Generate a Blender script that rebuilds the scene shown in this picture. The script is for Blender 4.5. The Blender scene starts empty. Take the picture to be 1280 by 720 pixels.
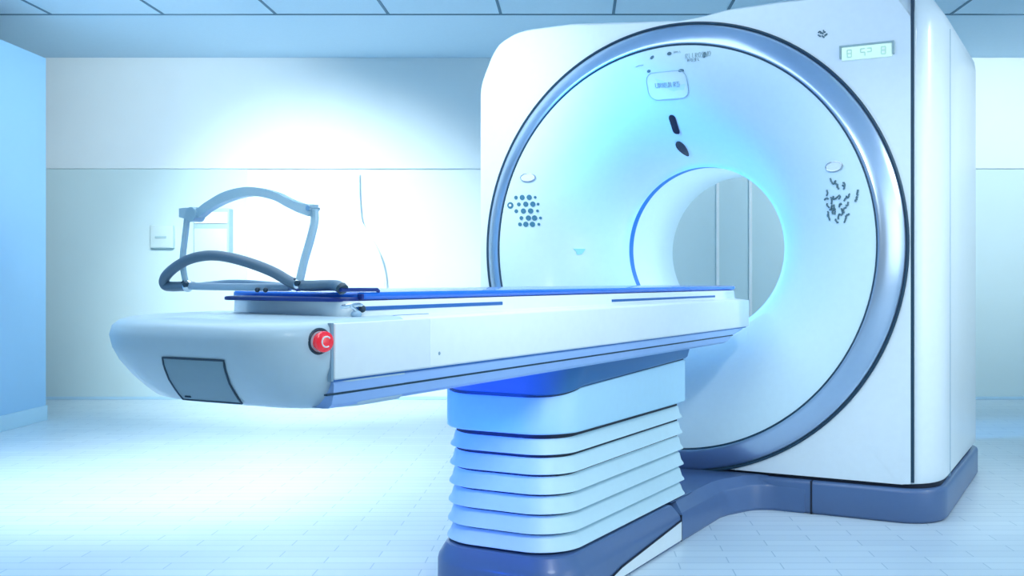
import bpy, bmesh, math, random
from mathutils import Vector, Matrix
random.seed(4)
PI = math.pi
C = bpy.context.scene.collection
A = 0.476                      # the scanner stands turned in the room
G = Vector((0.4176, 4.415, 0)) # floor point below the ring centre

# ------------------------------------------------------------------ materials
def mat(name, col, rough=0.4, metal=0.0, coat=0.0, noise=0.03, scale=40, emit=None, es=0, alpha=1, trans=0, bump=0):
    m = bpy.data.materials.new(name); m.use_nodes = True
    nt = m.node_tree; b = nt.nodes['Principled BSDF']
    tc = nt.nodes.new('ShaderNodeTexCoord'); n = nt.nodes.new('ShaderNodeTexNoise')
    n.inputs['Scale'].default_value = scale; n.inputs['Detail'].default_value = 3
    nt.links.new(tc.outputs['Object'], n.inputs['Vector'])
    mx = nt.nodes.new('ShaderNodeMix'); mx.data_type = 'RGBA'
    mx.inputs['A'].default_value = tuple(c*(1-noise) for c in col)+(1,)
    mx.inputs['B'].default_value = tuple(min(1, c*(1+noise)) for c in col)+(1,)
    nt.links.new(n.outputs['Fac'], mx.inputs['Factor'])
    nt.links.new(mx.outputs['Result'], b.inputs['Base Color'])
    b.inputs['Roughness'].default_value = rough; b.inputs['Metallic'].default_value = metal
    b.inputs['Coat Weight'].default_value = coat; b.inputs['Coat Roughness'].default_value = .08
    b.inputs['Alpha'].default_value = alpha; b.inputs['Transmission Weight'].default_value = trans
    if emit: b.inputs['Emission Color'].default_value = (*emit, 1); b.inputs['Emission Strength'].default_value = es
    if bump:
        bp = nt.nodes.new('ShaderNodeBump'); bp.inputs['Strength'].default_value = bump; bp.inputs['Distance'].default_value = .002
        nt.links.new(n.outputs['Fac'], bp.inputs['Height']); nt.links.new(bp.outputs['Normal'], b.inputs['Normal'])
    return m
M = dict(
    shell=mat('shell_white', (.82, .92, .97), .32, coat=.3),
    funnel=mat('funnel_white', (.70, .90, .98), .35, coat=.3),
    liner=mat('bore_white', (.80, .95, 1.0), .3),
    ring=mat('ring_metal', (.50, .63, .80), .28, metal=.9),
    seal=mat('seam_dark', (.012, .05, .09), .5),
    seamlight=mat('seam_grey', (.25, .40, .52), .5),
    blueband=mat('bore_band_blue', (.01, .20, .62), .3),
    base=mat('base_slate_blue', (.085, .16, .33), .38, coat=.2),
    basedark=mat('base_gap_dark', (.006, .012, .03), .6),
    table=mat('table_white', (.86, .95, 1), .33, coat=.3),
    endcap=mat('table_end_grey', (.52, .68, .76), .38, coat=.2),
    skirt=mat('table_skirt_blue', (.30, .50, .88), .35, coat=.2),
    saddle=mat('saddle_blue', (.03, .17, .42), .35),
    board=mat('board_blue', (.01, .17, .78), .25, coat=.5),
    boarddark=mat('board_edge_navy', (.006, .03, .22), .35),
    slot=mat('slot_blue', (.02, .13, .42), .4),
    bellow=mat('bellows_pale', (.60, .83, .92), .45),
    block=mat('pedestal_block_glow_tint', (.45, .76, .95), .4),  # blue light on the block is mixed into its base colour
    hatch=mat('hatch_teal_grey', (.22, .36, .43), .5),
    hose=mat('hose_slate', (.11, .19, .27), .4, bump=.3, scale=200),
    tubelight=mat('tube_pale', (.35, .52, .68), .35),
    chrome=mat('chrome', (.75, .8, .85), .15, metal=1),
    jointdark=mat('joint_dark', (.02, .05, .08), .35),
    hoop=mat('hoop_translucent', (.42, .66, .80), .25, alpha=.75),
    red=mat('button_red', (.85, .01, .03), .2, coat=.6, emit=(1, .03, .05), es=.25),
    whitemark=mat('mark_white', (1, .95, .95), .4),
    black=mat('mark_black', (.004, .006, .02), .25, coat=.4),
    ink=mat('ink_grey', (.10, .20, .24), .5),
    inkpale=mat('ink_pale', (.42, .58, .62), .5),
    dot=mat('dot_blue', (.05, .20, .30), .5),
    display=mat('display_green', (.72, .95, .80), .3, emit=(.8, 1, .85), es=.25),
    displayedge=mat('display_edge', (.35, .5, .52), .5),
    green=mat('mark_green', (.35, .80, .70), .5),
    digit=mat('digit_green', (.66, .90, .76), .4),
    silver=mat('silver_ring', (.5, .55, .6), .25, metal=.8),
    boxmat=mat('wall_box_grey', (.62, .78, .80), .5),
    boxdark=mat('wall_box_dark', (.40, .58, .62), .5),
    cable=mat('cable_white', (.97, 1, 1), .4),
    wall=mat('wall_pale', (.80, .90, .94), .6, scale=3),
    wallteal=mat('wall_teal_panel', (.64, .82, .86), .55, scale=3),
    wallblue=mat('wall_blue', (.32, .60, .88), .45, scale=3),
    kick=mat('baseboard_pale_blue', (.50, .75, .92), .4, scale=3),
    ceil=mat('ceiling_tile', (.60, .81, .98), .8, scale=60),
    ceilline=mat('ceiling_grid', (.10, .22, .33), .7),
    trim=mat('trim_white', (.9, .96, .98), .5),
    glowpanel=mat('glow_panel_white', (.9, .95, .97), .5, emit=(.86, .98, 1), es=.62),  # emission for the added panel on the right wall
)
def floor_material():
    m = bpy.data.materials.new('floor_strips'); m.use_nodes = True; nt = m.node_tree; b = nt.nodes['Principled BSDF']
    tc = nt.nodes.new('ShaderNodeTexCoord'); br = nt.nodes.new('ShaderNodeTexBrick')
    nt.links.new(tc.outputs['Object'], br.inputs['Vector'])
    br.inputs['Scale'].default_value = 1; br.inputs['Brick Width'].default_value = .34; br.inputs['Row Height'].default_value = .075
    br.inputs['Mortar Size'].default_value = .0022; br.inputs['Mortar Smooth'].default_value = .3
    br.inputs['Color1'].default_value = (.70, .82, .90, 1); br.inputs['Color2'].default_value = (.75, .87, .94, 1)
    br.inputs['Mortar'].default_value = (.45, .60, .70, 1)
    nt.links.new(br.outputs['Color'], b.inputs['Base Color'])
    b.inputs['Roughness'].default_value = .22
    n = nt.nodes.new('ShaderNodeTexNoise'); n.inputs['Scale'].default_value = 5
    mr = nt.nodes.new('ShaderNodeMapRange'); mr.inputs['To Min'].default_value = .30; mr.inputs['To Max'].default_value = .36
    nt.links.new(tc.outputs['Object'], n.inputs['Vector']); nt.links.new(n.outputs['Fac'], mr.inputs['Value']); nt.links.new(mr.outputs['Result'], b.inputs['Roughness'])
    return m
M['floor'] = floor_material()

# ------------------------------------------------------------------ helpers
def obj(name, bm, m, parent=None, smooth=True, angle=35, loc=None):
    bmesh.ops.remove_doubles(bm, verts=bm.verts, dist=1e-6)
    bmesh.ops.recalc_face_normals(bm, faces=bm.faces)
    me = bpy.data.meshes.new(name); bm.to_mesh(me); bm.free()
    o = bpy.data.objects.new(name, me); C.objects.link(o)
    me.materials.append(M[m])
    if smooth:
        for p in me.polygons: p.use_smooth = True
        try: me.set_sharp_from_angle(angle=math.radians(angle))
        except Exception: pass
    if parent: o.parent = parent
    if loc: o.location = loc
    return o
def tag(o, label, cat, group=None):
    o['label'] = label; o['category'] = cat
    if group: o['group'] = group
    return o
def thing(name, label, cat, loc, rz=0):
    o = bpy.data.objects.new(name, None); C.objects.link(o); o.empty_display_size = .1
    o.location = loc; o.rotation_euler = (0, 0, rz); return tag(o, label, cat)
def struct(name, bm, m, smooth=False):
    o = obj(name, bm, m, smooth=smooth); o['kind'] = 'structure'; return o
def box(bm, x0, x1, y0, y1, z0, z1):
    vs = [bm.verts.new((x, y, z)) for x in (x0, x1) for y in (y0, y1) for z in (z0, z1)]
    for f in ((0, 1, 3, 2), (4, 6, 7, 5), (0, 4, 5, 1), (2, 3, 7, 6), (0, 2, 6, 4), (1, 5, 7, 3)): bm.faces.new([vs[i] for i in f])
    return vs
def bbox(x0, x1, y0, y1, z0, z1, bev=.004, seg=3):
    bm = bmesh.new(); box(bm, x0, x1, y0, y1, z0, z1)
    bmesh.ops.recalc_face_normals(bm, faces=bm.faces)
    if bev: bmesh.ops.bevel(bm, geom=list(bm.edges), offset=bev, segments=seg, affect='EDGES', profile=.5)
    return bm
def rpoly(pts, rad, seg=10):
    """rounded polygon, pts counter-clockwise; rad a number or one per corner"""
    n = len(pts); out = []
    if not isinstance(rad, (list, tuple)): rad = [rad]*n
    for i in range(n):
        p = Vector(pts[i]); a = Vector(pts[i-1]); b = Vector(pts[(i+1) % n]); r = rad[i]
        d1 = (a-p).normalized(); d2 = (b-p).normalized()
        if r <= 1e-6: out.append((p.x, p.y)); continue
        half = math.acos(max(-1, min(1, d1.dot(d2))))/2
        t = r/math.tan(half); c = p+(d1+d2).normalized()*(r/math.sin(half))
        s = p+d1*t; e = p+d2*t
        a0 = math.atan2(s.y-c.y, s.x-c.x); a1 = math.atan2(e.y-c.y, e.x-c.x)
        da = (a1-a0+PI) % (2*PI)-PI
        for k in range(seg+1):
            q = a0+da*k/seg; out.append((c.x+r*math.cos(q), c.y+r*math.sin(q)))
    return out
def offset(poly, d):
    """inset a ccw polygon by d"""
    n = len(poly); out = []
    for i in range(n):
        a = Vector(poly[i-1]); p = Vector(poly[i]); b = Vector(poly[(i+1) % n])
        e1 = p-a; e2 = b-p
        if e1.length < 1e-7: e1 = e2
        if e2.length < 1e-7: e2 = e1
        n1 = Vector((-e1.y, e1.x)).normalized(); n2 = Vector((-e2.y, e2.x)).normalized()
        m = (n1+n2).normalized(); k = max(.35, m.dot(n1))
        out.append((p.x+m.x*d/k, p.y+m.y*d/k))
    return out
def loft(rings, cap=True, bm=None, closed=True):
    bm = bm or bmesh.new(); L = [[bm.verts.new(p) for p in r] for r in rings]; n = len(L[0])
    for a, b in zip(L, L[1:]):
        for i in range(n if closed else n-1):
            j = (i+1) % n
            try: bm.faces.new((a[i], a[j], b[j], b[i]))
            except ValueError: pass
    if cap:
        bm.faces.new(L[0][::-1]); bm.faces.new(L[-1])
    return bm
def layers(poly, lay):
    """lay: list of (inset, z)"""
    return loft([[(x, y, z) for x, y in (offset(poly, d) if d else poly)] for d, z in lay])
def revolve(prof, cz, n=160, close=False, bm=None, arc=(0, 2*PI)):
    """prof: (radius, depth) round the axis that runs into the scanner at height cz"""
    rings = []
    for r, d in prof: rings.append([(r*math.cos(2*PI*k/n), d, cz+r*math.sin(2*PI*k/n)) for k in range(n)])
    if close: rings.append(rings[0])
    return loft(rings, cap=False, bm=bm)
def tube(pts, r, seg=10, bm=None, smooth=0, cap=True):
    pts = [Vector(p) for p in pts]
    if smooth:
        P = [pts[0]]+pts+[pts[-1]]; out = []
        for i in range(1, len(P)-2):
            for k in range(smooth):
                t = k/smooth; a, b, c, d = P[i-1], P[i], P[i+1], P[i+2]
                out.append(.5*((2*b)+(c-a)*t+(2*a-5*b+4*c-d)*t*t+(3*b-a-3*c+d)*t**3))
        out.append(pts[-1]); pts = out
    bm = bm or bmesh.new(); rings = []; up = Vector((.13, .27, .95)).normalized()
    for i, p in enumerate(pts):
        t = (pts[min(i+1, len(pts)-1)]-pts[max(i-1, 0)]).normalized()
        x = up.cross(t).normalized(); y = t.cross(x)
        rr = r[i] if isinstance(r, (list, tuple)) else r
        rings.append([tuple(p+x*rr*math.cos(2*PI*k/seg)+y*rr*math.sin(2*PI*k/seg)) for k in range(seg)]); up = y if abs(y.dot(t)) < .9 else up
    return loft(rings, cap, bm)
def sphere(c, r, bm=None, sc=(1, 1, 1)):
    bm = bm or bmesh.new()
    bmesh.ops.create_uvsphere(bm, u_segments=20, v_segments=12, radius=r, matrix=Matrix.Translation(c) @ Matrix.Diagonal((*sc, 1)))
    return bm

# ------------------------------------------------------------------ the room
H = 2.71
bm = bmesh.new(); box(bm, -5.6, 4.6, -2.5, 8.4, -.12, 0); struct('floor', bm, 'floor')
bm = bmesh.new(); box(bm, -5.6, 4.6, -2.5, 8.4, H, H+.12); struct('ceiling', bm, 'ceil')
bm = bmesh.new(); box(bm, -5.6, 4.6, 8.18, 8.4, 0, H); struct('wall_back', bm, 'wall')
bm = bmesh.new(); box(bm, -3.78, -3.60, -2.5, 6.97, 0, 2.45); struct('wall_left', bm, 'wallblue')
bm = bmesh.new(); box(bm, -5.6, -5.5, -2.5, 8.18, 0, H); struct('wall_far_left', bm, 'wall')
bm = bmesh.new(); box(bm, 4.5, 4.6, -2.5, 8.18, 0, H); struct('wall_right', bm, 'wall')
struct('baseboard_left', bbox(-3.60, -3.588, -2.5, 6.97, 0, .10, .002), 'kick')
# grid of the suspended ceiling
k = 1
for i in range(-3, 8):
    x = -2.74+.745*(i+0)
    if x > 4.4: continue
    struct('trim_%d' % k, bbox(x-.009, x+.009, -2.4, 6.82, H-.004, H, 0), 'ceilline'); k += 1
for y in (6.82, 6.07, 5.32, 4.57):
    struct('trim_%d' % k, bbox(-5.5, 4.5, y-.008, y+.008, H-.005, H, 0), 'ceilline'); k += 1
# the upper wall stands proud of the lower wall; teal panels left and right, white battens
struct('trim_%d' % k, bbox(-5.5, 4.5, 8.15, 8.18, 1.83, H, .004), 'wall'); k += 1
struct('trim_%d' % k, bbox(-5.5, -2.62, 8.168, 8.18, 0, 1.83, .002), 'wallteal'); k += 1
struct('trim_%d' % k, bbox(.62, 4.5, 8.168, 8.18, 0, 1.83, .002), 'wallteal'); k += 1
for x in (1.115, 1.375, 3.14):
    struct('trim_%d' % k, bbox(x-.012, x+.012, 8.15, 8.168, .02, 1.83, .003), 'trim'); k += 1
struct('added_glow_panel', bbox(4.475, 4.5, -.4, 2.8, .5, 2.5, .004), 'glowpanel')  # added glowing panel, out of view, to go with the side fill
struct('baseboard_back', bbox(-5.5, 4.5, 8.15, 8.18, 0, .022, .003), 'kick')

# ------------------------------------------------------------------ the scanner
CZ = 1.09
def fn(r):
    if r > .956: return .035
    if r > .859: return -.038+(r-.859)/.097*.06
    return -.038+.40*((.859-max(r, .385))/.474)**2.2
def onface(s, z, lift=0.0):
    r = math.hypot(s, z-CZ); e = 1e-3; d = (fn(r+e)-fn(r-e))/(2*e) if r < .955 else 0
    k = 1/math.hypot(1, d); er = (s/r, (z-CZ)/r)
    return (s+er[0]*d*k*lift, fn(r)-k*lift, z+er[1]*d*k*lift)
def decal(poly, lift=.0035, sink=.002, sub=3):
    """a thin plate laid on the curved face; poly in (s, z)"""
    bm = bmesh.new(); n = len(poly)
    top = [bm.verts.new(onface(x, z, lift)) for x, z in poly]; bot = [bm.verts.new(onface(x, z, -sink)) for x, z in poly]
    bm.faces.new(top); bm.faces.new(bot[::-1])
    for i in range(n): bm.faces.new((top[i], bot[i], bot[(i+1) % n], top[(i+1) % n]))
    return bm
def ell(cx, cz, a, b, rot=0, n=20, taper=0):
    out = []
    for k in range(n):
        t = 2*PI*k/n; x = a*math.cos(t); y = b*math.sin(t); x *= 1+taper*y/b
        out.append((cx+x*math.cos(rot)-y*math.sin(rot), cz+x*math.sin(rot)+y*math.cos(rot)))
    return out
def stroke(pts, r, bm=None, lift=.002):
    return tube([onface(x, z, lift) for x, z in pts], r, 6, bm)

scan = thing('ct_scanner', 'tall white scanner gantry with a big round blue-grey ring and open bore', 'scanner', G, -A)
outline = [(-1.04, .15), (.0, .15), (1.083, .15), (1.083, 2.0), (1.0, 2.122), (.42, 2.122), (.22, 2.118), (.10, 2.102), (0.0, 2.095),
           (-.26, 2.118), (-.53, 2.142), (-1.04, 2.142)]
ol = rpoly(outline, [.02, 0, .02, .06, .07, .3, .2, .2, .2, .3, .3, .30], 14)
# resample the outline by angle round the bore
def ray(poly, ang):
    d = Vector((math.cos(ang), math.sin(ang))); best = None
    for i in range(len(poly)):
        a = Vector(poly[i-1])-Vector((0, CZ)); b = Vector(poly[i])-Vector((0, CZ)); e = b-a
        den = d.x*e.y-d.y*e.x
        if abs(den) < 1e-9: continue
        t = (a.x*e.y-a.y*e.x)/den; q = (a.x*d.y-a.y*d.x)/den
        if t > 0 and -1e-6 <= q <= 1+1e-6 and (best is None or t < best): best = t
    return (d.x*best, CZ+d.y*best)
NR = 240
def inset_out(p, i):
    x, z = p
    kx = .105 if x > .5 else (.035 if x < -.5 else 0)
    kz = .035 if z > 1.8 else 0
    if x > .5: x -= kx*i*min(1, max(0, (x-.93)/.1))
    if x < -.5: x += kx*i*min(1, max(0, (-x-.9)/.1))
    if z > 1.8: z -= kz*i*min(1, (z-1.8)/.15)
    return (x, z)
angs = sorted([2*PI*k/NR for k in range(NR)]+[math.atan2(.15-CZ, 1.083) % (2*PI), math.atan2(.15-CZ, -1.04) % (2*PI)])
full = [ray(ol, a) for a in angs]
rings = [[(r_*math.cos(a), dep, CZ+r_*math.sin(a)) for a in angs] for r_, dep in ((.90, .06),)]
rings[0] = [(.90*math.cos(a), .06, CZ+.90*math.sin(a)) for a in angs]
lay = []
for t in (0, .12, .25, .4, .55, .7, .85, 1.0):
    a_ = t*PI/2
    lay.append((1-math.sin(a_), .045+.20*(1-math.cos(a_))**1.0))
def ring_at(i, n):
    return [(lambda q: (q[0], n, q[1]))(inset_out(p, i)) for p in full]
rings.append(ring_at(1.0, .045))
for i, n_ in lay[1:]: rings.append(ring_at(i, n_))
rings.append(ring_at(0, 1.22)); rings.append(ring_at(.25, 1.29)); rings.append(ring_at(.6, 1.32))
rings.append([(.62*math.cos(a), 1.32, CZ+.62*math.sin(a)) for a in angs])
obj('housing', loft(rings, cap=False), 'shell', scan, angle=28)
# flat front cover with the round opening, its right edge at the tall seam
cov = [inset_out(p, 1.0) for p in full]
cov = [(min(x, .972), z) for x, z in cov]
r0 = [(.935*math.cos(a), .035, CZ+.935*math.sin(a)) for a in angs]
obj('front_cover', loft([[(x, .05, z) for x, y, z in r0], r0, [(x, .035, z) if True else 0 for x, z in cov], [(x, .05, z) for x, z in cov]], cap=False), 'shell', scan, False)
bm = bmesh.new(); box(bm, .972, .984, .036, .06, .16, 2.085); obj('cover_seam', bm, 'seal', scan, False)
bm = bmesh.new(); box(bm, 1.07, 1.0845, .30, .306, .15, 1.97); obj('side_seam', bm, 'seamlight', scan, False)
# ring band
prof = [(.962, .05), (.960, .034), (.950, .016), (.935, .002), (.915, -.015), (.895, -.029), (.877, -.039), (.865, -.0425), (.860, -.040), (.858, -.02), (.90, .05)]
obj('gantry_ring', revolve(prof, CZ, 200, True), 'ring', scan, angle=50)
def torus(R, n_, r, m, name):
    return obj(name, revolve([(R+r*math.cos(t*PI/4), n_+r*math.sin(t*PI/4)) for t in range(8)], CZ, 200, True), m, scan)
torus(.9625, .030, .0065, 'seal', 'ring_seal'); torus(.859, -.038, .0045, 'seal', 'ring_seal')
# funnel
fp = [(.857, -.02)]+[(.857-.472*k/26, fn(.857-.472*k/26)) for k in range(27)]+[(.3785, fn(.385)+.003), (.3785, fn(.385)+.005), (.384, fn(.385)+.006)]
obj('funnel', revolve(fp, CZ, 200), 'funnel', scan, angle=60)
obj('bore_band', revolve([(.384, .367), (.3800, .368), (.3800, .418), (.384, .420)], CZ, 160, True), 'blueband', scan)
obj('bore_liner', revolve([(.381, .37), (.381, .925), (.392, .945), (.62, 1.325), (.63, 1.325), (.40, .93), (.39, .37)], CZ, 160, True), 'liner', scan)
# base
gb = rpoly([(-1.045, .02), (1.09, .02), (1.09, 1.34), (-1.045, 1.34)], [.08, .17, .10, .08])
obj('base', layers(gb, [(.012, 0), (.004, .008), (0, .012), (0, .118), (.003, .128), (.012, .134)]), 'base', scan, angle=50)
obj('base_gap', layers(rpoly([(-1.02, .05), (1.065, .05), (1.065, 1.3), (-1.02, 1.3)], [.06, .14, .1, .06]), [(0, .13), (0, .155)]), 'basedark', scan)
bm = bmesh.new(); box(bm, .583, .590, .0165, .06, .002, .1345); obj('base_seam', bm, 'basedark', scan, False)
# arm of the base that runs out to the table, with a curved fillet on the near side
arm = [(.56, .018), (.56, .10), (-.56, .10), (-.56, .018), (-.285, .018), (-.285, -.635), (.285, -.635), (.285, -.18), (.375, .018)][::-1]
arm_r = rpoly(arm[::-1][::1], [0, 0, 0, 0, .08, 0, 0, .25, .12], 8)
def ccw(p):
    s = sum(p[i-1][0]*p[i][1]-p[i][0]*p[i-1][1] for i in range(len(p)))
    return p if s > 0 else p[::-1]
arm_r = ccw(arm_r)
obj('base_arm', layers(arm_r, [(.006, 0), (.002, .006), (0, .010), (0, .096), (.004, .105), (.012, .110), (.045, .1385), (.055, .1395)]), 'base', scan, angle=25)
# marks and fittings on the face
obj('slot_light', decal(rpoly([(-.062, 1.674), (-.066, 1.602), (-.036, 1.600), (-.032, 1.672)], [.014, .012, .010, .014], 5)), 'black', scan)
obj('slot_light', decal(ell(-.057, 1.543, .019, .030, .42, taper=.25)), 'black', scan)
bd = rpoly([(-.123, 1.735), (.061, 1.735), (.061, 1.842), (-.123, 1.842)], .035, 6)
o = obj('badge_plate', decal(bd, .0025), 'shell', scan)
obj('badge_rim', stroke(bd+[bd[0]], .0018, lift=.003), 'inkpale', o)
def scribble(x0, x1, z, h, r, n, seed, bm=None, slant=.3, step=.55):
    rnd = random.Random(seed); bm = bm or bmesh.new(); w = (x1-x0)/n
    for i in range(n):
        cx = x0+w*(i+.5); kind = rnd.choice('oulsr')
        hw = w*.5*step*1.3; hh = h/2
        P = {'o': [(-1, 0), (-.7, .8), (.3, 1), (1, .3), (.6, -.9), (-.5, -.9), (-1, 0)], 'u': [(-1, 1), (-.9, -.6), (0, -1), (.8, -.6), (1, 1), (1, -1)],
             'l': [(-.5, 1), (-.4, -.8), (.6, -1)], 's': [(1, .8), (-.6, 1), (-.8, .2), (.8, -.2), (.7, -.9), (-1, -1)], 'r': [(-.8, -1), (-.8, .9), (.7, .8), (.9, .2), (-.6, 0), (1, -1)]}[kind]
        stroke([(cx+a*hw+slant*b*hh*.2, z+b*hh) for a, b in P], r, bm)
    return bm
obj('lettering', scribble(-.088, .026, 1.790, .018, .0022, 7, 3), 'inkpale', scan)
for cx, cz, a, b, rot, m in ((-.107, 1.850, .008, .006, .3, 'ink'), (.040, 1.840, .013, .006, 0, 'ink'), (-.088, 1.906, .010, .005, .6, 'ink'),
                             (-.008, 1.914, .010, .007, .2, 'ink'), (.150, 1.893, .007, .012, -.4, 'ink')):
    obj('indicator', decal(ell(cx, cz, a, b, rot), .003), m, scan)
obj('lettering', scribble(.010, .045, 1.918, .006, .0012, 4, 9), 'inkpale', scan)
obj('lettering', scribble(.062, .180, 1.896, .020, .0013, 8, 5), 'inkpale', scan)
obj('lettering', scribble(.070, .130, 1.878, .010, .0016, 4, 6), 'inkpale', scan)
obj('lettering', stroke([(-.165, 1.873), (-.150, 1.878), (-.13, 1.878)], .0015), 'inkpale', scan)
for s, z in ((-.707, 1.418), (.690, 1.399)):
    o = obj('round_button', decal(ell(s, z, .032, .016, .04), .006), 'trim' if 0 else 'shell', scan)
    e = ell(s, z, .034, .018, .04, 28); obj('button_rim', stroke(e+[e[0]], .0032, lift=.004), 'silver', o)
# keypad of round dots at the left, printed signs at the right
rows = [(1.328, [-.768, -.738, -.706, -.680]), (1.297, [-.755, -.723, -.692, -.670]), (1.266, [-.768, -.735, -.703, -.674]), (1.234, [-.745, -.714, -.688, -.664]), (1.205, [-.752, -.726, -.698, -.672])]
for z, xs in rows:
    for j, s in enumerate(xs):
        a = .0115 if j in (1, 2) else .0085
        if j == 3: a = .006
        o = obj('key_dot', decal(ell(s, z, a, a*1.05, 0, 14), .003), 'dot', scan)
o = obj('key_dot', decal(ell(-.797, 1.293, .015, .015), .003), 'dot', scan); obj('key_centre', decal(ell(-.797, 1.293, .006, .006), .005), 'table', o)
def glyph(cx, cz, h, r, seed, bm=None):
    rnd = random.Random(seed); bm = bm or bmesh.new()
    for _ in range(2):
        x, z = cx+rnd.uniform(-.3, .3)*h, cz+rnd.uniform(-.4, .4)*h; P = [(x, z)]; a = rnd.uniform(0, 6.3)
        for _ in range(4): a += rnd.uniform(-1.2, 1.2); x += math.cos(a)*h*.2; z += math.sin(a)*h*.24; P.append((x, z))
        stroke(P, r, bm)
    return bm
sd = 40
for x in (.608, .626, .644): obj('lettering', glyph(x, 1.944, .017, .0028, sd+50+int(x*100)), 'ink', scan)
for z, xs in ((1.325, (.682, .705, .728)), (1.283, (.660, .684, .708, .733)), (1.240, (.666, .690, .714, .738)), (1.202, (.660, .684, .708, .732))):
    for x in xs: obj('key_sign', glyph(x, z, .026, .0036, sd), 'ink', scan); sd += 1
obj('key_sign', glyph(.781, 1.283, .026, .0045, 77), 'ink', scan)
obj('status_mark', decal([(-.551, 1.094), (-.511, 1.094), (-.517, 1.080), (-.524, 1.067), (-.539, 1.067), (-.541, 1.080)], .003), 'green', scan)
obj('display', bbox(.706, .902, .028, .05, 1.825, 1.879, .003), 'display', scan)
bm = bmesh.new(); box(bm, .698, .910, .026, .04, 1.879, 1.886); box(bm, .698, .705, .026, .04, 1.835, 1.88); box(bm, .903, .910, .026, .04, 1.835, 1.88)
obj('display_frame', bm, 'displayedge', scan, False)
for x, segs in ((.737, 'abcdefg'), (.79, 'afgc'), (.815, 'abg'), (.87, 'abcdefg')):
    S = dict(a=((-.008, .014), (.008, .014)), b=((.008, .014), (.008, 0)), c=((.008, 0), (.008, -.014)), d=((-.008, -.014), (.008, -.014)), e=((-.008, 0), (-.008, -.014)), f=((-.008, 0), (-.008, .014)), g=((-.008, 0), (.008, 0)))
    bm = bmesh.new()
    for q in segs: tube([(x+S[q][0][0], .027, 1.852+S[q][0][1]), (x+S[q][1][0], .027, 1.852+S[q][1][1])], .0022, 5, bm)
    obj('display_digit', bm, 'digit', scan)

# ------------------------------------------------------------------ the patient table
tab = thing('patient_table', 'long white patient table on a ribbed pedestal reaching into the scanner bore', 'patient table', G+Matrix.Rotation(-A, 3, 'Z') @ Vector((0, -1.0, 0)), -A)
class Shift:                       # everything of the table is laid out from the ring, then shifted to the table's own base
    pass
TP = tab
def tobj(name, bm, m, parent=None, **k):
    bmesh.ops.translate(bm, verts=bm.verts, vec=(0, 1.0, 0))
    return obj(name, bm, m, parent or TP, **k)
# pedestal base
pb = rpoly([(-.232, -1.54), (.285, -1.54), (.285, -.645), (-.232, -.645)], [.17, .13, 0, 0], 12)
tobj('pedestal_base', layers(pb, [(.006, 0), (.002, .006), (0, .01), (0, .084), (.003, .098), (.010, .110), (.027, .137), (.034, .1405)]), 'base', angle=25)
tobj('pedestal_base_end', layers(rpoly([(-.245, -.6445), (.245, -.6445), (.245, -.40), (-.245, -.40)], [0, 0, .04, .04]), [(0, .1396), (0, .1425)]), 'base', angle=25)
wp = [(-.648, .012), (-.648, .082), (-1.16, .042), (-1.34, .008)]
tobj('base_side_panel', loft([[(.28, n, z) for n, z in wp], [(.2885, n, z) for n, z in wp]]), 'table', smooth=False)
tobj('panel_seam', tube([(.288, -.652, .082), (.288, -1.16, .042), (.288, -1.36, .006)], .0035, 6), 'basedark')
bm = bmesh.new(); box(bm, .25, .2875, -.648, -.640, .008, .100); tobj('panel_seam', bm, 'basedark', smooth=False)
# bellows
col = rpoly([(-.225, -1.50), (.25, -1.50), (.25, -.475), (-.225, -.475)], [.17, .135, .05, .05], 14)
tobj('bellows_shade_core', layers(col, [(.03, .1426), (.03, .648)]), 'basedark')  # near-black core paints the shade between the folds
zt = [.490, .432, .374, .316, .258, .200, .146]
for i in range(6):
    a, b = zt[i], zt[i+1]; h = a-b
    g = .014-.0020*i
    f = [(.030, a-.007), (.020+g, a-.008), (.014+g*.8, a-.016), (.006+g, b+.018), (g-.002, b+.0075), (g-.003, b+.003), (g+.002, b+.0008), (.028, b+.0005)]
    tobj('bellows_fold', layers(col, f), 'bellow', angle=50)
def dip(bm, z0=.60, z1=.67):          # the top edge of the pedestal sinks towards its rounded front
    for v in bm.verts:
        if z0 < v.co.z < z1:
            t = min(1, max(0, (-1.22-v.co.y)/.28)); v.co.z -= .048*t*t*(3-2*t)
    return bm
up = layers(col, [(.02, .494), (.004, .4945), (0, .499), (0, .645), (.004, .651), (.03, .652)])
tobj('pedestal_top', dip(up), 'block', angle=40)
tobj('pedestal_gap', dip(layers(col, [(.006, .648), (.006, .660)])), 'seal')
sad = rpoly([(-.225, -1.50), (.262, -1.50), (.262, -.475), (-.225, -.475)], [.17, .135, .05, .05], 14)
tobj('saddle', dip(layers(sad, [(.010, .657), (.002, .664), (-.008, .70), (-.03, .735)])), 'saddle', angle=50)
# bed body, stacked rounded outlines: the foot end curves under
def bedring(z, W, n0, r0, n1, r1):
    return [(x, y, z) for x, y in rpoly([(-W, n0+.138), (W, n0), (W, n1), (-W, n1)], [r0, r0, r1, r1], 12)]
E_ = [(.693, .282, -2.53), (.6945, .300, -2.565), (.702, .310, -2.588), (.720, .3140, -2.612), (.748, .317, -2.645), (.78, .320, -2.674), (.808, .320, -2.692), (.835, .320, -2.700),
      (.855, .318, -2.694), (.866, .313, -2.680), (.871, .305, -2.66), (.8735, .28, -2.63)]
CR, CF = .135, .27             # corner radii of the foot end, near and far side
def bed_end(z):
    if z < .752: return -.20+(z-.70)/.052*.22
    return .02+.055*min(1, (z-.752)/.03) if z < .86 else .055
bm = loft([[(x, y, z) for x, y in rpoly([(-W, n0), (W, n0), (W, -2.33), (-W, -2.26)], [CF, CR-(.0 if z > .70 else .01), .001, .001], 14)] for z, W, n0 in E_])
tobj('foot_end_cover', bm, 'endcap', angle=40)
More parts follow.
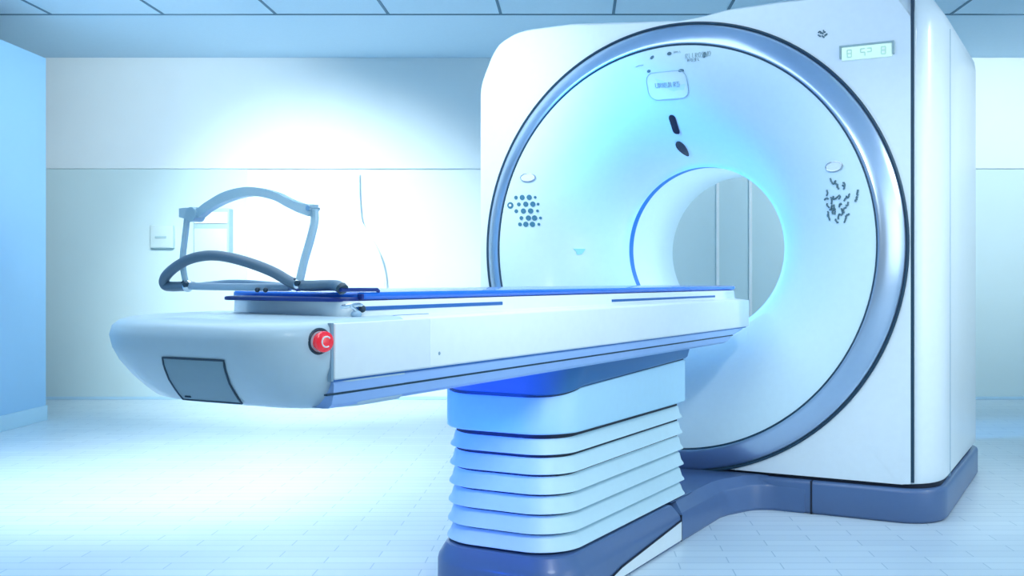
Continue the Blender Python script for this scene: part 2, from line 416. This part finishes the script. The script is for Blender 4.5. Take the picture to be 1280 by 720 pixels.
def section(prof, y0, y1, r_end=.0):
    """prof half profile (s, z) bottom to top, mirrored, extruded from y0 to y1"""
    full_ = prof+[(-s, z) for s, z in prof[::-1]]
    return loft([[(s, y0, z) for s, z in full_], [(s, y1, z) for s, z in full_]])
# main white body
rings = []
for z, W, n1, r1 in ((.752, .314, .055, .05), (.756, .320, .066, .05), (.80, .320, .075, .05), (.84, .320, .072, .05), (.860, .318, .064, .05), (.866, .312, .055, .05), (.870, .29, .03, .05)):
    rings.append(bedring(z, W, -2.558, .001, n1, r1))
tobj('bed_body', loft(rings), 'table', angle=40)
# lower skirt
rings = []
for z, W, n1 in ((.698, .290, -.24), (.699, .304, -.20), (.706, .3125, -.16), (.725, .3170, -.12), (.727, .311, -.115), (.7285, .311, -.115), (.730, .3175, -.10), (.745, .3185, -.0), (.7525, .315, .03)):
    rings.append(bedring(z, W, -2.558, .001, n1, .06))
tobj('bed_skirt', loft(rings), 'skirt', angle=30)
bm = bmesh.new(); box(bm, .308, .3166, -2.575, -.16, .7255, .7290); tobj('skirt_groove', bm, 'seal', smooth=False)
bm = bmesh.new(); box(bm, .308, .3185, -2.560, .0, .7515, .7555); tobj('skirt_groove', bm, 'slot', smooth=False)
# skirt patch on the side of the foot end, and side panels
tobj('side_panel', bbox(.315, .3245, -2.562, -2.245, .757, .8655, .003), 'table')
tobj('side_panel', bbox(.315, .3225, -2.243, .03, .757, .8655, .003), 'table')
bm = bmesh.new(); box(bm, .312, .3212, -2.569, -2.5625, .753, .866); tobj('panel_seam', bm, 'seamlight', smooth=False)
tobj('panel_screw', sphere((.3225, -2.21, .785), .004, sc=(.4, 1, 1)), 'seamlight')
# deck and rail slots
rings = []
for z, W in ((.870, .268), (.874, .262), (.900, .260), (.905, .256)): rings.append([(x, y, z) for x, y in rpoly([(-W, -2.28), (W, -2.45), (W, .04), (-W, .04)], [.10, .03, .02, .02], 12)])
tobj('deck', loft(rings), 'table', angle=40)
tobj('rail_slot', bbox(.25, .2635, -2.42, -1.84, .8845, .8935, .002), 'slot')
tobj('rail_slot', bbox(.25, .2635, -1.18, -.22, .8795, .8875, .002), 'slot')
tobj('rail_slot', bbox(.25, .2660, -2.43, -2.17, .8695, .8725, .001), 'slot')
# sliding board on top
bp = rpoly([(-.24, -2.30), (.25, -2.43), (.25, .135), (-.24, .135)], [.08, .05, .08, .05])
tobj('sliding_board', layers(bp, [(.014, .905), (.004, .908), (0, .914), (0, .9195), (.003, .923), (.02, .925)]), 'board', angle=40)
bp2 = rpoly([(-.16, -2.40), (.245, -2.46), (.245, -2.28), (-.16, -2.28)], [.05, .04, .02, .02])
tobj('board_tail', layers(bp2, [(.004, .9035), (0, .9045), (0, .911), (.004, .913)]), 'boarddark')
tobj('edge_rail', tube([(.247, -2.455, .929), (.247, -2.40, .929), (.247, -2.335, .9285), (.247, -2.33, .924)], .0042, 8), 'boarddark')
tobj('rail_peg', bbox(.243, .2545, -2.395, -2.388, .908, .920, .001), 'boarddark')
# chrome clamp beside the board
o = tobj('rail_clamp', sphere((.272, -2.435, .8785), .0105, sc=(1, 1.2, .8)), 'tubelight')
tobj('clamp_arm', tube([(.262, -2.47, .894), (.270, -2.445, .897), (.270, -2.42, .897), (.262, -2.405, .8925)], .0045, 8, smooth=4), 'chrome', o)
tobj('clamp_arm', tube([(.270, -2.452, .896), (.274, -2.44, .888), (.272, -2.43, .880)], .004, 8, smooth=4), 'chrome', o)
tobj('clamp_knob', sphere((.266, -2.409, .889), .008), 'jointdark', o)
# hatch on the underside of the foot end
def endn(z, s):
    for (z0, W0, n0), (z1, W1, n1) in zip(E_, E_[1:]):
        if z0 <= z <= z1:
            t = (z-z0)/(z1-z0); return n0+(n1-n0)*t, W0+(W1-W0)*t
    return E_[0][2], E_[0][1]
def on_end(s, z, lift):
    n, W = endn(z, s); r = CR if s > 0 else CF; cxx = W-r
    if abs(s) > cxx: q = abs(s)-cxx; n = n+r-math.sqrt(max(0, r*r-q*q))
    zz = max(.69, z); e = .004
    d = (endn(min(.86, zz+e), 0)[0]-endn(max(.684, zz-e), 0)[0])/(2*e)
    k = 1/math.hypot(1, d)
    return (s, n-k*lift, z+d*k*lift)
SK = .05
def end_patch(s0, s1, z0, z1, lift, sink, shift=0):
    nu, nv = 16, 12; bm = bmesh.new()
    def grid(l): return [[bm.verts.new(on_end(s0+(s1-s0)*i/nu+SK*(j/nv-.5), z0+(z1-z0)*j/nv, l)) for j in range(nv+1)] for i in range(nu+1)]
    T, B = grid(lift), grid(-sink)
    for i in range(nu):
        for j in range(nv):
            bm.faces.new((T[i][j], T[i+1][j], T[i+1][j+1], T[i][j+1])); bm.faces.new((B[i][j], B[i][j+1], B[i+1][j+1], B[i+1][j]))
    for i in range(nu):
        bm.faces.new((T[i][0], B[i][0], B[i+1][0], T[i+1][0])); bm.faces.new((T[i][nv], T[i+1][nv], B[i+1][nv], B[i][nv]))
    for j in range(nv):
        bm.faces.new((T[0][j], T[0][j+1], B[0][j+1], B[0][j])); bm.faces.new((T[nu][j], B[nu][j], B[nu][j+1], T[nu][j+1]))
    return bm
HS0, HS1, HZ0, HZ1 = -.030, .135, .7035, .797
h = tobj('hatch', end_patch(HS0, HS1, HZ0, HZ1, .002, .002), 'hatch', angle=60)
rim = [(HS0, HZ0), (HS1, HZ0), (HS1, HZ1), (HS0, HZ1)]
pts = []
for (a, b), (c, d) in zip(rim, rim[1:]+rim[:1]):
    for k_ in range(8): zz_ = b+(d-b)*k_/8; pts.append(on_end(a+(c-a)*k_/8+SK*((zz_-HZ0)/(HZ1-HZ0)-.5), zz_, .002))
pts.append(pts[0])
tobj('hatch_rim', tube(pts, .0022, 6), 'seal', h)
tobj('hatch_latch', tube([on_end(-.035, .712, .003), on_end(-.02, .712, .003)], .0022, 6), 'seal', h)
# red emergency button in its dark recess on the near corner
def corner_pt(ang, z, lift):          # ang 0 = facing sideways, 90 = facing the foot end
    n, W = endn(z, 0); r = CR
    return Vector((W-r+(r+lift)*math.cos(ang), n+r-(r+lift)*math.sin(ang), z))
BA = math.radians(13); c0 = corner_pt(BA, .832, -.008); nrm = Vector((math.cos(BA), -math.sin(BA), 0)); R3 = nrm.to_track_quat('Z', 'Y').to_matrix().to_4x4()
def disc(r_prof):
    bm = bmesh.new(); rings = [[(r*math.cos(2*PI*k/32), r*math.sin(2*PI*k/32), z) for k in range(32)] for r, z in r_prof]
    loft(rings, True, bm); bmesh.ops.transform(bm, matrix=Matrix.Translation(c0) @ R3, verts=bm.verts); return bm
o = tobj('button_recess', disc([(.026, -.004), (.026, .0055), (.0225, .0075), (.021, .0065), (.019, .004)]), 'jointdark')
b_ = tobj('emergency_button', disc([(.0165, 0), (.0165, .012), (.019, .013), (.0205, .018), (.0195, .023), (.015, .026), (.004, .027)]), 'red', o)
bm = bmesh.new()
arcp = [Vector((.010*math.cos(t), .010*math.sin(t), .0268)) for t in [math.radians(d) for d in range(40, 320, 20)]]
tube([(Matrix.Translation(c0) @ R3) @ p for p in arcp], .0016, 6, bm); tobj('button_arrow', bm, 'whitemark', b_)

# ------------------------------------------------------------------ the tube frame with the clear hoop lying on the foot end
Rz = Matrix.Rotation(-A, 3, 'Z')
fr = thing('support_frame', 'dark bent tube frame with a pale blue hoop on the white patient table', 'support frame', G+Rz @ Vector((0, -2.42, .925)), -A)
def fobj(name, bm, m, parent=None, **k):
    bmesh.ops.translate(bm, verts=bm.verts, vec=(0, 2.42, -.925)); return obj(name, bm, m, parent or fr, **k)
hp = [(.244, -2.445, .930), (.222, -2.435, .937), (.185, -2.42, .938), (.100, -2.42, .939), (.038, -2.43, .967), (-.021, -2.44, .987), (-.093, -2.44, 1.001), (-.150, -2.44, 1.004),
      (-.205, -2.44, .996), (-.262, -2.43, .978), (-.305, -2.42, .956), (-.318, -2.41, .938), (-.296, -2.41, .934), (-.231, -2.42, .9355)]
fobj('bent_tube', tube(hp, .0118, 12, smooth=6), 'hose')
fobj('pale_tube', tube([(-.231, -2.42, .9355), (-.155, -2.425, .9345), (-.069, -2.42, .9340), (.0, -2.41, .9335), (.06, -2.40, .9335)], .0088, 12, smooth=5), 'tubelight')
fobj('pale_strap', tube([(-.225, -2.41, .936), (-.12, -2.40, .945), (-.02, -2.40, .942), (.05, -2.40, .936), (.095, -2.415, .930)], .0055, 8, smooth=5), 'tubelight')
for c in ((-.231, -2.42, .9355), (.104, -2.42, .939)):
    bm = sphere(c, .0135, sc=(.9, 1, 1.05)); j_ = fobj('joint', bm, 'chrome')
    fobj('joint_screw', tube([(c[0]+.006, c[1]-.016, c[2]+.003), (c[0]+.006, c[1]+.014, c[2]+.003)], .0062, 8), 'jointdark', j_)
    fobj('joint_screw', tube([(c[0]-.014, c[1]-.004, c[2]+.006), (c[0]-.006, c[1]-.004, c[2]+.012)], .004, 8), 'jointdark', j_)
for c in ((-.012, -2.425, .9275), (.012, -2.425, .9272)): fobj('tube_foot', sphere(c, .0055), 'jointdark')
fobj('tube_end_ring', tube([(.239, -2.444, .934), (.246, -2.445, .929)], .0125, 12), 'jointdark')
def band(top, bot, y0, y1):          # a curved plate: upper and lower edges in the hoop's plane, with real thickness
    bm = bmesh.new(); R_ = []
    for (a, b), (c, d) in zip(top, bot): R_.append([(a, y0, b), (a, y1, b), (c, y1, d), (c, y0, d)])
    return loft(R_, True, bm)
def arcpts(P, k=5):
    P = [Vector(p) for p in P]; Q = [P[0]]+P+[P[-1]]; out = []
    for i in range(1, len(Q)-2):
        for j in range(k):
            t = j/k; a, b, c, d = Q[i-1:i+3]; out.append(tuple(.5*((2*b)+(c-a)*t+(2*a-5*b+4*c-d)*t*t+(3*b-a-3*c+d)*t**3)))
    return out+[tuple(P[-1])]
top = arcpts([(-.247, 1.114), (-.218, 1.115), (-.192, 1.112), (-.162, 1.126), (-.105, 1.147), (-.033, 1.155), (.038, 1.142), (.084, 1.124), (.120, 1.113), (.152, 1.110)])
bot = arcpts([(-.247, 1.094), (-.216, 1.088), (-.186, 1.092), (-.155, 1.108), (-.100, 1.126), (-.033, 1.135), (.034, 1.125), (.078, 1.107), (.110, 1.094), (.140, 1.085)])
hoop = fobj('clear_hoop', band(top, bot, -2.432, -2.412), 'hoop', angle=50)
fobj('hoop_hub', tube([(-.205, -2.437, 1.099), (-.205, -2.407, 1.099)], .017, 16), 'hoop')
fobj('hoop_leg', tube([(.146, -2.42, 1.100), (.147, -2.42, 1.075), (.135, -2.42, 1.035), (.118, -2.42, .99), (.104, -2.42, .942)], .0088, 10, smooth=4), 'hoop')
fobj('hoop_leg', tube([(-.232, -2.42, 1.100), (-.240, -2.42, 1.05), (-.248, -2.42, .99), (-.236, -2.42, .935)], .0070, 10, smooth=4), 'hoop')
o = fobj('hoop_bolt', tube([(.143, -2.437, 1.102), (.143, -2.405, 1.102)], .006, 10), 'chrome')

# ------------------------------------------------------------------ small things at the back wall
w1 = thing('control_box', 'small pale box with a dark slot on the back wall, left of the clear hoop', 'control box', (-3.28, 8.165, 1.22))
obj('box_body', bbox(-.09, .09, -.05, 0, -.02, .16, .008), 'boxmat', w1); obj('box_slot', bbox(-.05, .04, -.056, -.04, .055, .075, .003), 'boxdark', w1)
w2 = thing('wall_cabinet', 'pale two-part cabinet on the back wall seen through the clear hoop', 'cabinet', (-2.86, 8.165, 1.15))
obj('cabinet_body', bbox(-.15, .13, -.10, 0, 0, .36, .008), 'boxdark', w2)
obj('cabinet_door', bbox(-.14, .12, -.115, -.095, .01, .20, .006), 'boxmat', w2); obj('cabinet_door', bbox(-.14, .12, -.115, -.095, .24, .33, .006), 'trim', w2)
cab = tube([(-1.73, 8.10, 1.80), (-1.725, 8.09, 1.60), (-1.70, 8.08, 1.42), (-1.62, 8.08, 1.28), (-1.545, 8.08, 1.12), (-1.52, 8.08, .92), (-1.55, 8.08, .60), (-1.62, 8.08, .25), (-1.66, 8.06, .012)], .007, 8, smooth=6)
tag(obj('hanging_cable', cab, 'cable'), 'thin white cable curving down in front of the brightly lit back wall', 'cable')

# ------------------------------------------------------------------ light
def area(name, loc, sx, sy, power, col, target=None):
    l = bpy.data.lights.new(name, 'AREA'); l.shape = 'RECTANGLE'; l.size = sx; l.size_y = sy; l.energy = power; l.color = col
    o = bpy.data.objects.new(name, l); C.objects.link(o); o.location = loc
    if target: o.rotation_euler = (Vector(target)-Vector(loc)).to_track_quat('-Z', 'Y').to_euler()
    return o
def spot(name, loc, target, power, col, ang, blend=1, size=.1):
    l = bpy.data.lights.new(name, 'SPOT'); l.energy = power; l.color = col; l.spot_size = math.radians(ang); l.spot_blend = blend; l.shadow_soft_size = size
    o = bpy.data.objects.new(name, l); C.objects.link(o); o.location = loc
    o.rotation_euler = (Vector(target)-Vector(loc)).to_track_quat('-Z', 'Y').to_euler(); return o
Rg = Matrix.Rotation(-A, 3, 'Z')
def loc_(s, n, z): return G+Rg @ Vector((s, n, z))
area('ceiling_panel_light', (-1.0, 2.6, 2.69), 3.0, 3.0, 50, (.84, .96, 1))
area('side_fill_light', (4.3, 1.2, 1.5), 3.2, 2.2, 40, (.86, .95, 1), (1.0, 3.6, 1.1))  # unseen fill added from the right to brighten bed and gantry sides
spot('added_spot_light', loc_(-.75, -2.0, 2.62), loc_(-1.1, .0, 1.75), 200, (.86, .97, 1), 46, 1, .18)  # unseen spot added to whiten the gantry's upper left
spot('added_spot_light', loc_(2.0, -3.4, 2.3), loc_(.2, -1.5, .70), 190, (.86, .95, 1), 42, 1, .5)  # unseen spot added to brighten the near side of the bed
spot('added_spot_light', loc_(1.9, -2.6, 2.5), loc_(1.0, .0, .95), 130, (.86, .95, 1), 38, 1, .15)  # unseen spot added for the right part of the gantry front
spot('added_spot_light', loc_(3.2, .2, 2.4), loc_(1.08, .7, 1.2), 140, (.9, .97, 1), 60, 1, .15)  # unseen spot added to brighten the gantry's right side
spot('wall_fill_light', (-1.9, 5.2, 2.6), (-1.9, 8.18, .75), 480, (.90, 1, 1), 66)  # unseen spot added for the glow in the middle of the back wall
spot('wall_fill_light', (-2.2, 4.6, 2.5), (-3.3, 8.05, 1.75), 230, (.92, 1, 1), 62)  # unseen spot added to whiten the left of the back wall
spot('wall_fill_light', (3.6, 5.2, 2.6), (3.3, 8.18, 1.7), 260, (.92, 1, 1), 66)  # unseen spot added to brighten the right of the back wall
spot('wall_fill_light', (-1.6, 3.2, 2.6), (-3.6, 4.5, 1.0), 60, (.6, .85, 1), 70)  # unseen spot added to brighten the blue left wall
spot('wall_fill_light', (2.2, 6.4, 2.6), (1.3, 8.18, 1.1), 55, (.85, .97, 1), 80)  # added behind the gantry to lighten the wall seen through the bore
spot('floor_fill_light', (-2.0, 4.2, 2.6), (-2.0, 5.0, 0), 260, (.88, .98, 1), 70)  # unseen spot added to brighten the floor
spot('blue_spot_light', loc_(-1.0, -1.6, 2.3), loc_(-.17, .1, 1.42), 560, (.0, .34, 1), 27, 1)
spot('blue_spot_light', loc_(-.9, -3.2, .35), loc_(.10, -1.40, .64), 260, (.0, .07, 1), 34, 1)
spot('bore_fill_light', loc_(.33, .62, 1.0), loc_(-.38, .62, 1.2), 9, (.85, 1, 1), 150, 1, .02)  # hidden spot added to brighten the bore liner
w = bpy.data.worlds.new('World'); bpy.context.scene.world = w; w.use_nodes = True
bg = w.node_tree.nodes['Background']; bg.inputs['Color'].default_value = (.70, .88, 1, 1); bg.inputs['Strength'].default_value = .32

# ------------------------------------------------------------------ camera
cam = bpy.data.cameras.new('camera'); co = bpy.data.objects.new('camera', cam); C.objects.link(co)
co.location = (0, 0, .95); co.rotation_euler = (PI/2, 0, 0)
cam.sensor_width = 36; cam.lens = 1285.66/1280*36; cam.shift_x = -(721.34-640)/1280; cam.shift_y = -(360-349.6)/1280
cam.clip_start = .05
bpy.context.scene.camera = co
vs = bpy.context.scene.view_settings
vs.view_transform = 'Standard'; vs.look = 'None'; vs.gamma = 1; vs.use_curve_mapping = False; vs.exposure = 0.15
